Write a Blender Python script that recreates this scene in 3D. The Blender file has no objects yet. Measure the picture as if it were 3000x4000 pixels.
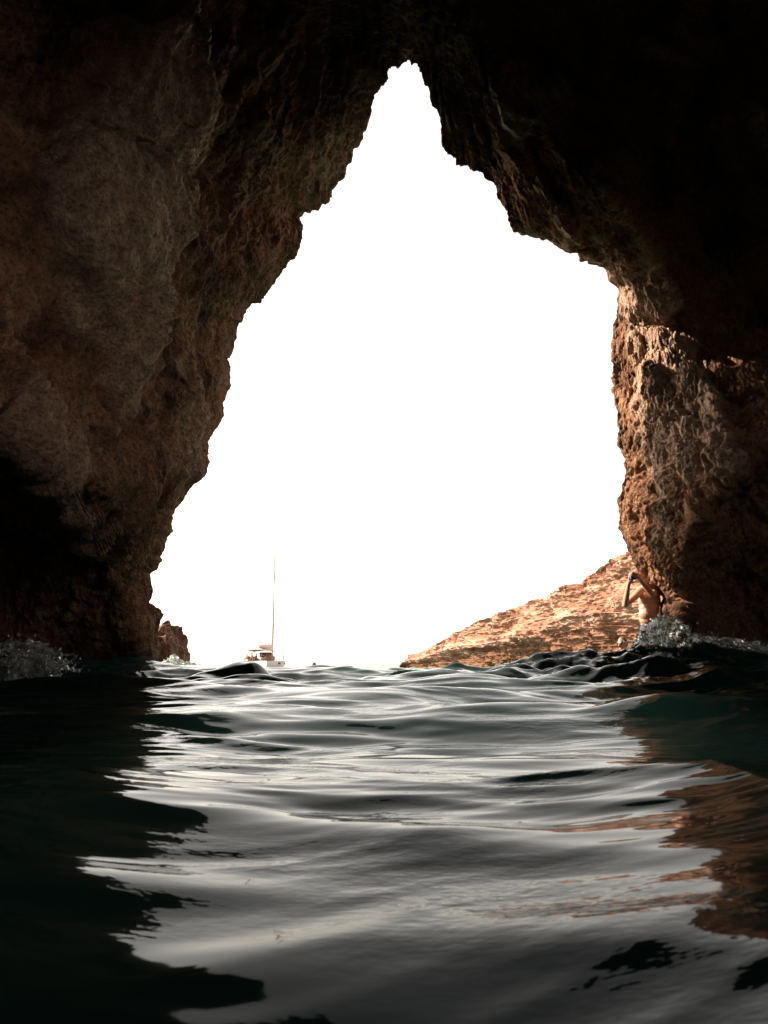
import bpy, math, random
import numpy as np
from mathutils import Vector, Matrix

random.seed(7)
rng = np.random.RandomState(11)
R = math.radians
scn = bpy.context.scene
col = scn.collection

# ------------------------------------------------------------------ camera
FPX = 3111.0                       # focal length in photo pixels
HOR = 2608.0
PITCH = math.atan((HOR - 2000.0) / FPX)
CAMZ = 0.22
cam_d = bpy.data.cameras.new('camera')
cam = bpy.data.objects.new('camera', cam_d); col.objects.link(cam)
cam_d.sensor_fit = 'VERTICAL'; cam_d.sensor_height = 24.0; cam_d.sensor_width = 18.0
cam_d.lens = FPX / 4000.0 * 24.0
cam_d.clip_start = 0.02; cam_d.clip_end = 20000
cam.location = (0, 0, CAMZ)
cam.rotation_euler = (math.pi / 2 + PITCH, 0, 0)
cam_d.dof.use_dof = True; cam_d.dof.focus_distance = 9.0
cam_d.dof.aperture_fstop = 9.0
scn.camera = cam

def P(px, py, Y):
    """photo pixel -> world point at distance Y along the cave axis"""
    cx = (px - 1500.0) / FPX; cy = -(py - 2000.0) / FPX
    dy = math.cos(PITCH) - math.sin(PITCH) * cy
    dz = math.sin(PITCH) + math.cos(PITCH) * cy
    return Vector((cx / dy * Y, Y, CAMZ + dz / dy * Y))

def proj(X, Y, Z):
    z = Z - CAMZ
    fw = Y * math.cos(PITCH) + z * math.sin(PITCH)
    up = -Y * math.sin(PITCH) + z * math.cos(PITCH)
    fw = np.where(fw < 0.05, 0.05, fw)
    return 1500 + FPX * X / fw, 2000 - FPX * up / fw

# ------------------------------------------------------------------ noise
def _h(ix, iy, iz, seed):
    h = (ix.astype(np.int64) * 374761393 + iy.astype(np.int64) * 668265263 + iz.astype(np.int64) * 2147483647 + seed * 974634777) & 0xffffffff
    h = ((h ^ (h >> 13)) * 1274126177) & 0xffffffff
    h = ((h ^ (h >> 16)) * 2246822519) & 0xffffffff
    return h ^ (h >> 15)
_G = rng.normal(size=(256, 3)); _G /= np.linalg.norm(_G, axis=1)[:, None]
def perlin(p, seed=0):
    i = np.floor(p).astype(np.int64); f = p - i
    u = f * f * f * (f * (f * 6 - 15) + 10)
    out = 0
    for a in (0, 1):
        wx = u[:, 0] if a else 1 - u[:, 0]
        for b in (0, 1):
            wy = u[:, 1] if b else 1 - u[:, 1]
            for c in (0, 1):
                wz = u[:, 2] if c else 1 - u[:, 2]
                g = _G[_h(i[:, 0] + a, i[:, 1] + b, i[:, 2] + c, seed) & 255]
                d = g[:, 0] * (f[:, 0] - a) + g[:, 1] * (f[:, 1] - b) + g[:, 2] * (f[:, 2] - c)
                out = out + wx * wy * wz * d
    return out * 1.6
def fbm(p, n=4, seed=0, gain=0.5):
    o = 0; a = 1.0
    for k in range(n):
        o = o + a * perlin(p * (2.03 ** k) + 17.3 * k, seed + k); a *= gain
    return o
def ridged(p, n=4, seed=0, gain=0.5):
    o = 0; a = 1.0
    for k in range(n):
        o = o + a * (1 - 2 * np.abs(perlin(p * (2.03 ** k) + 9.1 * k, seed + k))); a *= gain
    return o
def worley(p, seed=0):
    i = np.floor(p).astype(np.int64); f = p - i
    d1 = np.full(len(p), 9.0)
    for a in (-1, 0, 1):
        for b in (-1, 0, 1):
            for c in (-1, 0, 1):
                h = _h(i[:, 0] + a, i[:, 1] + b, i[:, 2] + c, seed)
                ox = (h & 1023) / 1023.0; oy = ((h >> 10) & 1023) / 1023.0; oz = ((h >> 20) & 1023) / 1023.0
                d = (a + ox - f[:, 0]) ** 2 + (b + oy - f[:, 1]) ** 2 + (c + oz - f[:, 2]) ** 2
                d1 = np.minimum(d1, d)
    return np.sqrt(d1)
def sstep(a, b, x):
    t = np.clip((x - a) / (b - a), 0, 1); return t * t * (3 - 2 * t)

# ------------------------------------------------------------------ materials
def mat(name, color=(.5, .5, .5), rough=.6, metal=0., spec=.5, **kw):
    m = bpy.data.materials.new(name); m.use_nodes = True
    b = m.node_tree.nodes['Principled BSDF']
    b.inputs['Base Color'].default_value = (*color, 1)
    b.inputs['Roughness'].default_value = rough; b.inputs['Metallic'].default_value = metal
    b.inputs['Specular IOR Level'].default_value = spec
    for k, v in kw.items(): b.inputs[k].default_value = v
    return m
def N(m, t, **kw):
    n = m.node_tree.nodes.new(t)
    for k, v in kw.items(): setattr(n, k, v)
    return n
def L(m, a, b): m.node_tree.links.new(a, b)
def noise_node(m, scale, detail=6, rough=.6, vec=None):
    n = N(m, 'ShaderNodeTexNoise'); n.inputs['Scale'].default_value = scale
    n.inputs['Detail'].default_value = detail; n.inputs['Roughness'].default_value = rough
    if vec is None:
        g = N(m, 'ShaderNodeNewGeometry'); vec = g.outputs['Position']
    L(m, vec, n.inputs['Vector']); return n
def ramp(m, stops, src):
    r = N(m, 'ShaderNodeValToRGB'); e = r.color_ramp.elements
    e[0].position, e[0].color = stops[0][0], (*stops[0][1], 1)
    e[1].position, e[1].color = stops[-1][0], (*stops[-1][1], 1)
    for p, c in stops[1:-1]:
        k = e.new(p); k.color = (*c, 1)
    L(m, src, r.inputs['Fac']); return r
def mix(m, fac, a, b, mode='MIX'):
    n = N(m, 'ShaderNodeMix'); n.data_type = 'RGBA'; n.blend_type = mode
    if hasattr(fac, 'is_linked') or hasattr(fac, 'links'): L(m, fac, n.inputs[0])
    else: n.inputs[0].default_value = fac
    for s, i in ((a, 6), (b, 7)):
        if isinstance(s, tuple): n.inputs[i].default_value = (*s, 1)
        else: L(m, s, n.inputs[i])
    return n.outputs[2]
def bump(m, h, strength, dist, prev=None):
    b = N(m, 'ShaderNodeBump'); b.inputs['Strength'].default_value = strength; b.inputs['Distance'].default_value = dist
    L(m, h, b.inputs['Height'])
    if prev is not None: L(m, prev.outputs[0], b.inputs['Normal'])
    return b

def rock_material(name, dark, mid, pale, scale=1.0):
    m = mat(name, mid, .92, spec=.15)
    b = m.node_tree.nodes['Principled BSDF']
    n1 = noise_node(m, 1.1 * scale, 8, .65)
    c = ramp(m, [(.36, dark), (.52, mid), (.66, tuple(min(1, v * 1.35) for v in mid))], n1.outputs['Fac'])
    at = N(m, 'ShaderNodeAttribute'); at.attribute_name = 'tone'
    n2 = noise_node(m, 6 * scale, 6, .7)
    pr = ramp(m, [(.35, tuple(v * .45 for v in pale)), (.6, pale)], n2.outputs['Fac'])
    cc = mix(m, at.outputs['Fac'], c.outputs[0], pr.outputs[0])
    n3 = noise_node(m, 28 * scale, 5, .7)
    sp = ramp(m, [(.36, (.22, .22, .22)), (.55, (1, 1, 1))], n3.outputs['Fac'])
    cc = mix(m, .75, cc, sp.outputs[0], 'MULTIPLY')
    aw = N(m, 'ShaderNodeAttribute'); aw.attribute_name = 'wet'; cc = mix(m, aw.outputs['Fac'], cc, (.035, .024, .014))
    rg = N(m, 'ShaderNodeMapRange'); rg.inputs['To Min'].default_value = .92; rg.inputs['To Max'].default_value = .3; L(m, aw.outputs['Fac'], rg.inputs['Value']); L(m, rg.outputs[0], b.inputs['Roughness'])
    L(m, cc, b.inputs['Base Color'])
    v = N(m, 'ShaderNodeTexVoronoi'); v.inputs['Scale'].default_value = 16 * scale
    g = N(m, 'ShaderNodeNewGeometry'); nv = noise_node(m, 5 * scale, 3)
    ad = N(m, 'ShaderNodeVectorMath', operation='ADD'); mu = N(m, 'ShaderNodeVectorMath', operation='SCALE'); mu.inputs[3].default_value = .25 / scale
    L(m, nv.outputs['Color'], mu.inputs[0]); L(m, g.outputs['Position'], ad.inputs[0]); L(m, mu.outputs[0], ad.inputs[1])
    L(m, ad.outputs[0], v.inputs['Vector'])
    b1 = bump(m, v.outputs['Distance'], .8, .035 / scale)
    b2 = bump(m, n3.outputs['Fac'], .9, .03 / scale, b1)
    n4 = noise_node(m, 75 * scale, 4, .7); b3 = bump(m, n4.outputs['Fac'], .8, .012 / scale, b2); L(m, b3.outputs[0], b.inputs['Normal'])
    return m

# ------------------------------------------------------------------ object helpers
def tag(o, label=None, cat=None, group=None, kind=None):
    if label: o['label'] = label
    if cat: o['category'] = cat
    if group: o['group'] = group
    if kind: o['kind'] = kind
    return o
def empty(name, loc, rz=0.0):
    o = bpy.data.objects.new(name, None); o.empty_display_size = .2; col.objects.link(o)
    o.location = loc; o.rotation_euler = (0, 0, rz); return o
def link_mesh(name, me, m, parent=None, smooth=True):
    if m is not None: me.materials.append(m)
    if smooth: me.polygons.foreach_set('use_smooth', [True] * len(me.polygons))
    o = bpy.data.objects.new(name, me); col.objects.link(o)
    if parent is not None: o.parent = parent
    return o
def grid_mesh(name, V, nu, nv, close_u=False, gap=None):
    """V: (nu*nv,3) array, index = i*nv + j"""
    me = bpy.data.meshes.new(name)
    iu = np.arange(nu if close_u else nu - 1); jv = np.arange(nv - 1)
    I, J = np.meshgrid(iu, jv, indexing='ij'); I2 = (I + 1) % nu
    q = np.stack([I * nv + J, I2 * nv + J, I2 * nv + J + 1, I * nv + J + 1], -1).reshape(-1, 4)
    if gap is not None: q = q[~gap(I.ravel(), J.ravel())]
    me.vertices.add(len(V)); me.vertices.foreach_set('co', V.astype(np.float32).ravel())
    me.loops.add(q.size); me.loops.foreach_set('vertex_index', q.astype(np.int32).ravel())
    me.polygons.add(len(q))
    me.polygons.foreach_set('loop_start', np.arange(0, q.size, 4, dtype=np.int32))
    me.update(calc_edges=True); me.validate(); return me
def set_attr(me, name, arr):
    a = me.attributes.new(name, 'FLOAT', 'POINT'); a.data.foreach_set('value', arr.astype(np.float32))
def grid_normals(V, nu, nv):
    G = V.reshape(nu, nv, 3)
    du = np.gradient(G, axis=0); dv = np.gradient(G, axis=1)
    n = np.cross(du, dv); n /= np.linalg.norm(n, axis=2)[..., None] + 1e-9
    return n.reshape(-1, 3)

class MB:
    """collects primitives into one mesh"""
    def __init__(s): s.v = []; s.f = []
    def add(s, vs, fs):
        k = len(s.v); s.v += [tuple(v) for v in vs]; s.f += [tuple(i + k for i in f) for f in fs]
    def box(s, c, d, rot=None):
        vs = [Vector((x * d[0] / 2, y * d[1] / 2, z * d[2] / 2)) for x in (-1, 1) for y in (-1, 1) for z in (-1, 1)]
        if rot is not None: vs = [rot @ v for v in vs]
        s.add([v + Vector(c) for v in vs], [(0, 1, 3, 2), (4, 6, 7, 5), (0, 4, 5, 1), (2, 3, 7, 6), (0, 2, 6, 4), (1, 5, 7, 3)])
    def tube(s, pts, rad, n=10, caps=True):
        pts = [Vector(p) for p in pts]
        if not isinstance(rad, (list, tuple)): rad = [rad] * len(pts)
        rings = []
        t0 = (pts[1] - pts[0]).normalized()
        a = t0.orthogonal().normalized()
        base = len(s.v)
        for i, p in enumerate(pts):
            t = (pts[min(i + 1, len(pts) - 1)] - pts[max(i - 1, 0)]).normalized()
            a = (a - t * a.dot(t)).normalized(); b = t.cross(a)
            for k in range(n):
                w = 2 * math.pi * k / n
                s.v.append(tuple(p + (a * math.cos(w) + b * math.sin(w)) * rad[i]))
        for i in range(len(pts) - 1):
            for k in range(n):
                k2 = (k + 1) % n
                s.f.append((base + i * n + k, base + i * n + k2, base + (i + 1) * n + k2, base + (i + 1) * n + k))
        if caps:
            s.f.append(tuple(base + k for k in reversed(range(n))))
            s.f.append(tuple(base + (len(pts) - 1) * n + k for k in range(n)))
    def capsule(s, a, b, ra, rb, n=14):
        """tapered limb with rounded ends"""
        a = Vector(a); b = Vector(b); d = (b - a); ln = d.length; d.normalize()
        pts = []; rad = []
        for k in range(5):
            w = math.pi / 2 * (1 - k / 4.0); pts.append(a - d * ra * math.sin(w) * .999); rad.append(max(ra * math.cos(w), ra * .02))
        for k in range(1, 5):
            w = math.pi / 2 * (k / 4.0); pts.append(b + d * rb * math.sin(w) * .999); rad.append(max(rb * math.cos(w), rb * .02))
        pts.insert(5, b); rad.insert(5, rb)
        s.tube(pts, rad, n)
    def limb(s, pts, rads, n=14):
        for i in range(len(pts) - 1): s.capsule(pts[i], pts[i + 1], rads[i], rads[i + 1], n)
    def ell(s, c, r, rot=None, nu=18, nv=12):
        vs = []; fs = []; c = Vector(c)
        for j in range(nv + 1):
            ph = math.pi * (j + .02) / (nv + .04)
            for i in range(nu):
                th = 2 * math.pi * i / nu
                v = Vector((r[0] * math.sin(ph) * math.cos(th), r[1] * math.sin(ph) * math.sin(th), r[2] * math.cos(ph)))
                if rot is not None: v = rot @ v
                vs.append(v + c)
        for j in range(nv):
            for i in range(nu):
                fs.append((j * nu + i, (j + 1) * nu + i, (j + 1) * nu + (i + 1) % nu, j * nu + (i + 1) % nu))
        fs.append(tuple(range(nu))); fs.append(tuple(nv * nu + i for i in reversed(range(nu))))
        s.add(vs, fs)
    def build(s, name, m, parent=None, smooth=False):
        me = bpy.data.meshes.new(name); me.from_pydata(s.v, [], s.f); me.update()
        return link_mesh(name, me, m, parent, smooth)
    def fused(s, name, m, parent=None, voxel=.008, smooth=6):
        """voxel-fuse all pieces into one continuous skin"""
        o = s.build(name, None, None)
        r = o.modifiers.new('r', 'REMESH'); r.mode = 'VOXEL'; r.voxel_size = voxel
        if smooth:
            q = o.modifiers.new('s', 'SMOOTH'); q.iterations = smooth; q.factor = .5
        dg = bpy.context.evaluated_depsgraph_get()
        me = bpy.data.meshes.new_from_object(o.evaluated_get(dg)); me.name = name
        old = o.data; bpy.data.objects.remove(o); bpy.data.meshes.remove(old)
        return link_mesh(name, me, m, parent, True)

# ================================================================== SEA CAVE
LIP = [(600,3500),(598,2760),(602,2640),(608,2580),(605,2500),(612,2440),(622,2425),(631,2402),(618,2382),(605,2371),(590,2368),(573,2363),(582,2327),(587,2311),(577,2270),(576,2235),(592,2224),(604,2220),(611,2197),(625,2185),(614,2172),(635,2149),(646,2092),(666,2077),(671,2048),(683,2004),(682,1991),(699,1982),(721,1947),(735,1921),(756,1887),(783,1871),(804,1852),(813,1830),(811,1795),(806,1763),(816,1725),(842,1681),(867,1618),(876,1594),(868,1583),(883,1523),(895,1504),(899,1453),(887,1412),(877,1401),(889,1397),(902,1358),(914,1320),(919,1273),(930,1256),(952,1254),(954,1238),(965,1213),(985,1189),(1013,1180),(1049,1139),(1085,1076),(1130,1013),(1157,995),(1166,949),(1180,895),(1166,850),(1184,827),(1239,818),(1293,769),(1299,741),(1347,674),(1383,579),(1410,542),(1433,461),(1465,362),(1471,344),(1511,317),(1518,267),(1557,261),(1593,237),(1633,254),(1647,294),(1679,340),(1697,407),(1724,489),(1733,552),(1746,597),(1778,617),(1785,641),(1832,650),(1852,665),(1882,674),(1891,699),(1941,719),(1945,769),(1982,814),(1986,860),(2009,903),(2049,916),(2095,918),(2149,941),(2217,984),(2257,991),(2266,1013),(2366,1048),(2375,1081),(2420,1118),(2427,1135),(2417,1176),(2407,1237),(2395,1271),(2397,1339),(2390,1437),(2397,1529),(2410,1610),(2420,1732),(2444,1790),(2444,1847),(2427,1888),(2417,1956),(2420,2058),(2441,2119),(2461,2180),(2478,2214),(2492,2234),(2525,2261),(2539,2288),(2580,2298),(2597,2329),(2600,2346),(2590,2356),(2580,2390),(2580,2437),(2588,2559),(2592,2640),(2596,2760),(2598,3500)]
lip = np.array(LIP, float)
seg = np.hypot(*np.diff(lip, axis=0).T); ul = np.concatenate([[0], np.cumsum(seg)]); ul /= ul[-1]
def u_of(px, py):                     # arc parameter of the lip point nearest to a pixel
    k = np.argmin((lip[:, 0] - px) ** 2 + (lip[:, 1] - py) ** 2); return ul[k]
# inner ring: where the wall turns away from the light. (lip pixel it belongs to) -> (its own pixel, widening)
RING = [((600,3500),(560,3500),1.03),((598,2760),(550,2790),1.03),((608,2580),(530,2590),1.05),((622,2425),(500,2400),1.04),((604,2220),(400,2150),1.03),((682,1991),(240,1850),1.04),
        ((813,1830),(40,1650),1.07),((883,1523),(-120,1350),1.10),((919,1273),(-60,1000),1.10),((1157,995),(20,620),1.08),((1299,741),(200,390),1.07),
        ((1383,579),(430,200),1.06),((1465,362),(760,-40),1.06),((1557,261),(1300,-230),1.05),((1593,237),(1560,-200),1.05),((1647,294),(1800,0),1.05),
        ((1733,552),(2020,300),1.05),((1832,650),(2200,480),1.05),((1986,860),(2330,720),1.05),((2149,941),(2440,830),1.04),((2366,1048),(2540,960),1.03),
        ((2427,1135),(2620,1130),1.04),((2397,1339),(2730,1420),1.05),((2397,1529),(2850,1640),1.05),((2444,1790),(2890,1850),1.05),((2417,1956),(2720,2000),1.05),
        ((2461,2180),(2660,2190),1.04),((2597,2329),(2680,2330),1.04),((2588,2559),(2650,2559),1.03),((2596,2760),(2660,2780),1.03),((2598,3500),(2650,3500),1.03)]
ru = np.array([u_of(*a) for a, b, e in RING]); rp = np.array([b for a, b, e in RING], float); re_ = np.array([e for a, b, e in RING])
NU = 1250
U = np.linspace(0, 1, NU)
lx = np.interp(U, ul, lip[:, 0]); ly = np.interp(U, ul, lip[:, 1])
def smooth1(a, k):
    w = np.hanning(2 * k + 1); w /= w.sum(); return np.convolve(np.pad(a, k, 'edge'), w, 'valid')
bx = smooth1(np.interp(U, ru, rp[:, 0]), 22); by = smooth1(np.interp(U, ru, rp[:, 1]), 22); be = smooth1(np.interp(U, ru, re_), 22)
u_ap = u_of(1593, 237); be = be * (1 - .24 * sstep(u_of(604, 2220), u_of(735, 1921), U) * sstep(u_ap, u_of(1350, 674), U))
YL = 12.0 + 0.35 * np.sin(U * 21) + 0.25 * np.sin(U * 47 + 1)
YL = YL + np.where(U > u_of(2427, 1135), .5, 0) * sstep(0, .02, U - u_of(2427, 1135)) + sstep(u_of(2420,1900), 1, U) * .2
lipW = np.array([P(a, b, c) for a, b, c in zip(lx, ly, YL)])
lsx = smooth1(lx, 26); lsy = smooth1(ly, 26); YLs = smooth1(YL, 26)
lipS = np.array([P(a, b, c) for a, b, c in zip(lsx, lsy, YLs)])
r1 = np.hypot(lsx - 1500, lsy - HOR); r2 = np.hypot(bx - 1500, by - HOR)
YB = np.minimum(YL * r1 / r2 * be, YL - .5)
ringW = np.array([P(a, b, c) for a, b, c in zip(bx, by, YB)])
def scaled(W, s, Y, sz=None):
    o = W.copy(); o[:, 0] *= s; o[:, 2] *= (s if sz is None else sz); o[:, 1] = Y; return o
wal = (sstep(u_of(1733, 552), u_of(1986, 860), U) + sstep(u_of(1250, 800), u_of(1350, 674), U) * sstep(u_of(1511, 317), u_of(1440, 450), U))
alcove = scaled(ringW, 1.42 - .17 * wal, YB - .5 + 1.0 * wal)
rings = [   # ordered from open cliff face outside to the closed back of the cave
    (scaled(lipW, 9.0, 7.0, 4.5), 4), (scaled(lipW, 3.0, 12.8, 2.4), 14), (scaled(lipW, 1.5, YL + 1.3, 1.4), 24), (scaled(lipW, 1.09, YL + .45, 1.06), 24),
    (lipW, 110), (None, 170), (ringW, 110), (alcove, 70), (scaled(ringW, 1.8, YB - 1.4), 40), (scaled(ringW, 2.0, YB * .35), 24),
    (scaled(ringW, 1.7, -3.0 + 0 * YL), 14), (scaled(ringW, .9, -8.0 + 0 * YL), 10), (scaled(ringW, .03, -9.0 + 0 * YL), 0)]
fx_ = .15; mid = np.array([P(a * (1 - fx_) + c_ * fx_, b * (1 - fx_) + d_ * fx_, y1 * .90 + y2 * .10) for a, b, c_, d_, y1, y2 in zip(lsx, lsy, bx, by, YL, YB)])
mid_l = (lipS * .62 + ringW * .38); wl_ = sstep(u_ap, u_of(1350, 674), U)[:, None]; mid = mid_l * wl_ + mid * (1 - wl_)
rings[5] = (mid, 180)
cols = []; dep = []
for k in range(len(rings) - 1):
    A, n = rings[k]; B = rings[k + 1][0]
    for t in np.arange(n) / n: cols.append(A * (1 - t) + B * t); dep.append(k + t)
cols.append(rings[-1][0]); dep.append(len(rings) - 1)
G = np.stack(cols, 1)                                     # NU x NV x 3
dep = np.array(dep); NV = G.shape[1]
# soften creases between rings (not at the lip)
Gs = G.copy()
for it in range(14):
    Gs[:, 1:-1] = .25 * Gs[:, :-2] + .5 * Gs[:, 1:-1] + .25 * Gs[:, 2:]
    m_ = (dep > 3.5) & (dep < 4.6); Gs[:, m_] = G[:, m_]
G = Gs
# feet of the walls go below the sea
foot = sstep(.35, -.1, G[..., 2])
G[..., 2] = np.where(G[..., 2] < 0, G[..., 2] * 1.0, G[..., 2])
G[0, :, 2] = np.minimum(G[0, :, 2], -2.0); G[-1, :, 2] = np.minimum(G[-1, :, 2], -2.0)
V = G.reshape(-1, 3)
D = np.tile(dep, NU)
Gn = G.copy()
for ax_, its in ((0, 60), (1, 10)):
    for it in range(its):
        if ax_ == 0: Gn[1:-1] = .25 * Gn[:-2] + .5 * Gn[1:-1] + .25 * Gn[2:]
        else: Gn[:, 1:-1] = .25 * Gn[:, :-2] + .5 * Gn[:, 1:-1] + .25 * Gn[:, 2:]
nrm = grid_normals(Gn.reshape(-1, 3), NU, NV)
# make the normals point into the cave/air
cen = np.stack([0 * V[:, 0], V[:, 1], 0 * V[:, 2] + 2.5], 1)
sgn = np.sign(np.sum(nrm * (cen - V), 1)); inner = (D > 4.2)
if np.mean(sgn[inner]) < 0: nrm = -nrm
px, py = proj(V[:, 0], V[:, 1], V[:, 2])

def poly_sd(px, py, poly):
    """signed pixel distance, positive inside"""
    pts = np.array(poly, float); n = len(pts); d = np.full(px.shape, 1e9); ins = np.zeros(px.shape, bool)
    for i in range(n):
        a = pts[i]; b = pts[(i + 1) % n]; e = b - a
        t = np.clip(((px - a[0]) * e[0] + (py - a[1]) * e[1]) / (e @ e), 0, 1)
        d = np.minimum(d, np.hypot(px - a[0] - t * e[0], py - a[1] - t * e[1]))
        c = ((a[1] > py) != (b[1] > py)) & (px < (b[0] - a[0]) * (py - a[1]) / (b[1] - a[1] + 1e-9) + a[0]); ins ^= c
    return np.where(ins, d, -d)
warp = fbm(V * .9, 3, 5) * 40 + fbm(V * 4, 3, 15) * 22
wpx = px + warp; wpy = py + fbm(V * .9 + 30, 3, 6) * 40
away = sstep(4.0, 5.6, D) * sstep(9.5, 8.5, D)            # 0 at the lip silhouette
disp = np.zeros(len(V)); tone = np.zeros(len(V))
vis = (D > 3.6) & (D < 9.0)
# (polygon, height m, edge px, pale tone)
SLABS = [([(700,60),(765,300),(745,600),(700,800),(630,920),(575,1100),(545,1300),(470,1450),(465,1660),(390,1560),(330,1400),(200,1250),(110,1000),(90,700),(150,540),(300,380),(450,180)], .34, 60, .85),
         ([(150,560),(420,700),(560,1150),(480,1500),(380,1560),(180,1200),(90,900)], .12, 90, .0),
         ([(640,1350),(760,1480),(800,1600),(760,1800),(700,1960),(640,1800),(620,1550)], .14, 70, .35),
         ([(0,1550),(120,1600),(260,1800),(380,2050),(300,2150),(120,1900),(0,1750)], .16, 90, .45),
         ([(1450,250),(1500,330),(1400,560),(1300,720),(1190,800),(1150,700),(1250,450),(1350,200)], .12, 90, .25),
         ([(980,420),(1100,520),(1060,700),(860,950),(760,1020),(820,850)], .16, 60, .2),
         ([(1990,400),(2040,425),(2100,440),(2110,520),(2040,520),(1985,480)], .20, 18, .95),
         ([(2000,870),(2040,930),(2150,960),(2250,1005),(2230,960),(2130,890),(2060,870)], .05, 14, .8),  # lit band under the slab, its light painted in as paler tone
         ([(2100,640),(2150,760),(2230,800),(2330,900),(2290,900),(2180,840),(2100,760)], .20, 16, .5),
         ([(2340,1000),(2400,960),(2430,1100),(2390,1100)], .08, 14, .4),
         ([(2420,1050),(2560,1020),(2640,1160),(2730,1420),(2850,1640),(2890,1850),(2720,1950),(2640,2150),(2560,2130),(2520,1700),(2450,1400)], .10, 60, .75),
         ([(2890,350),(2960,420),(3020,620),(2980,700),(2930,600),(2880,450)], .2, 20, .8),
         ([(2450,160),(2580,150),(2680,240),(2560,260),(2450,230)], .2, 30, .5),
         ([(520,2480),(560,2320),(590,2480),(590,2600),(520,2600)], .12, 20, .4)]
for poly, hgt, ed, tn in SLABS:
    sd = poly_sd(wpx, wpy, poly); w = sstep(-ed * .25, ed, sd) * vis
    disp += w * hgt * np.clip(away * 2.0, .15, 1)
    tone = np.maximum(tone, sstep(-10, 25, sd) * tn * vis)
sx_ = np.tanh(V[:, 0] * .8)
VS = np.stack([V[:, 0] - .55 * sx_ * -1 * V[:, 2], V[:, 1] * .8, V[:, 2] * .42], 1)     # coordinates leaning with the arch
big = ridged(VS * np.array([.5, .5, .5]), 3, 40) * .28
fac_ = fbm(VS * 1.15 + 7, 3, 50)
blocks = (np.abs(fac_) ** .7) * .45
away2 = 1 - .7 * sstep(5.8, 6.3, D)
disp += away * away2 * (big * .55 + blocks * .6 - .12)
n_vis = np.where((D > 3.0) & (D < 9.2))[0]
Vv = V[n_vis]
mm = fbm(VS[n_vis] * 3.3, 4, 60) * .09 + ridged(Vv * np.array([6, 6, 4.0]), 4, 70) * .03 + ridged(VS[n_vis] * np.array([13, 13, 9.0]), 3, 75) * .012
wo = worley((Vv + .05 * fbm(Vv * 5, 2, 3)[:, None]) * np.array([12, 12, 7.5]), 4)
wo2 = worley((Vv + .03 * fbm(Vv * 9, 2, 5)[:, None]) * np.array([26, 26, 16.0]), 6)
pit = -np.exp(-(wo / .34) ** 2) * .08 - np.exp(-(wo2 / .34) ** 2) * .03
mm += pit * (0.35 + .65 * sstep(-.2, .3, fbm(Vv * .8, 2, 9))) + fbm(Vv * 22, 3, 80) * .016
nearlip = np.clip(.7 + .3 * away[n_vis], 0, 1)
d2 = np.zeros(len(V)); d2[n_vis] = mm * nearlip
d3 = np.zeros(len(V)); out = D <= 3.0; d3[out] = fbm(V[out] * .5, 4, 90) * 1.0 * sstep(2.2, 1.0, D[out])
outw = sstep(4.0, 3.2, D) * sstep(1.5, 2.5, D) * -.12 * np.abs(fbm(V * 1.5, 3, 33))
tot = disp + d2 + d3 + outw
lsd = -poly_sd(px[n_vis], py[n_vis], LIP)                 # room left before the wall would narrow the opening
cap = np.maximum(lsd, 0) / FPX * np.maximum(V[n_vis, 1], 1) * .75
tv = tot[n_vis]; rough_ = np.clip(d2[n_vis], -.09, .05)
tot[n_vis] = np.where(D[n_vis] > 3.95, np.minimum(tv, cap + rough_), np.minimum(tv, .0 + rough_ - .08 * (3.95 - D[n_vis])))
V = V + nrm * tot[:, None]
# unseen opening added low right behind the camera to light the left wall
u0_, u1_ = u_of(2390, 1437), u_of(2461, 2180)
gap = lambda i, j: (U[i] > u0_) & (U[i] < u1_) & (dep[j] > 9.3) & (dep[j] < 10.45)
cave_me = grid_mesh('sea_cave', V, NU, NV, False, gap)
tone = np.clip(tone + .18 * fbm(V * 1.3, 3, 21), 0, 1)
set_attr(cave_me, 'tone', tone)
set_attr(cave_me, 'wet', sstep(.62, .40, V[:, 2] + .12 * fbm(V * 1.6, 3, 24)) * .85)
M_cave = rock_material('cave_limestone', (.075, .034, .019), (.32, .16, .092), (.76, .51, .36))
cave = tag(link_mesh('sea_cave', cave_me, M_cave), 'dark brown pitted limestone sea cave arching around the pale opening', 'cave', kind='structure')

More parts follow.
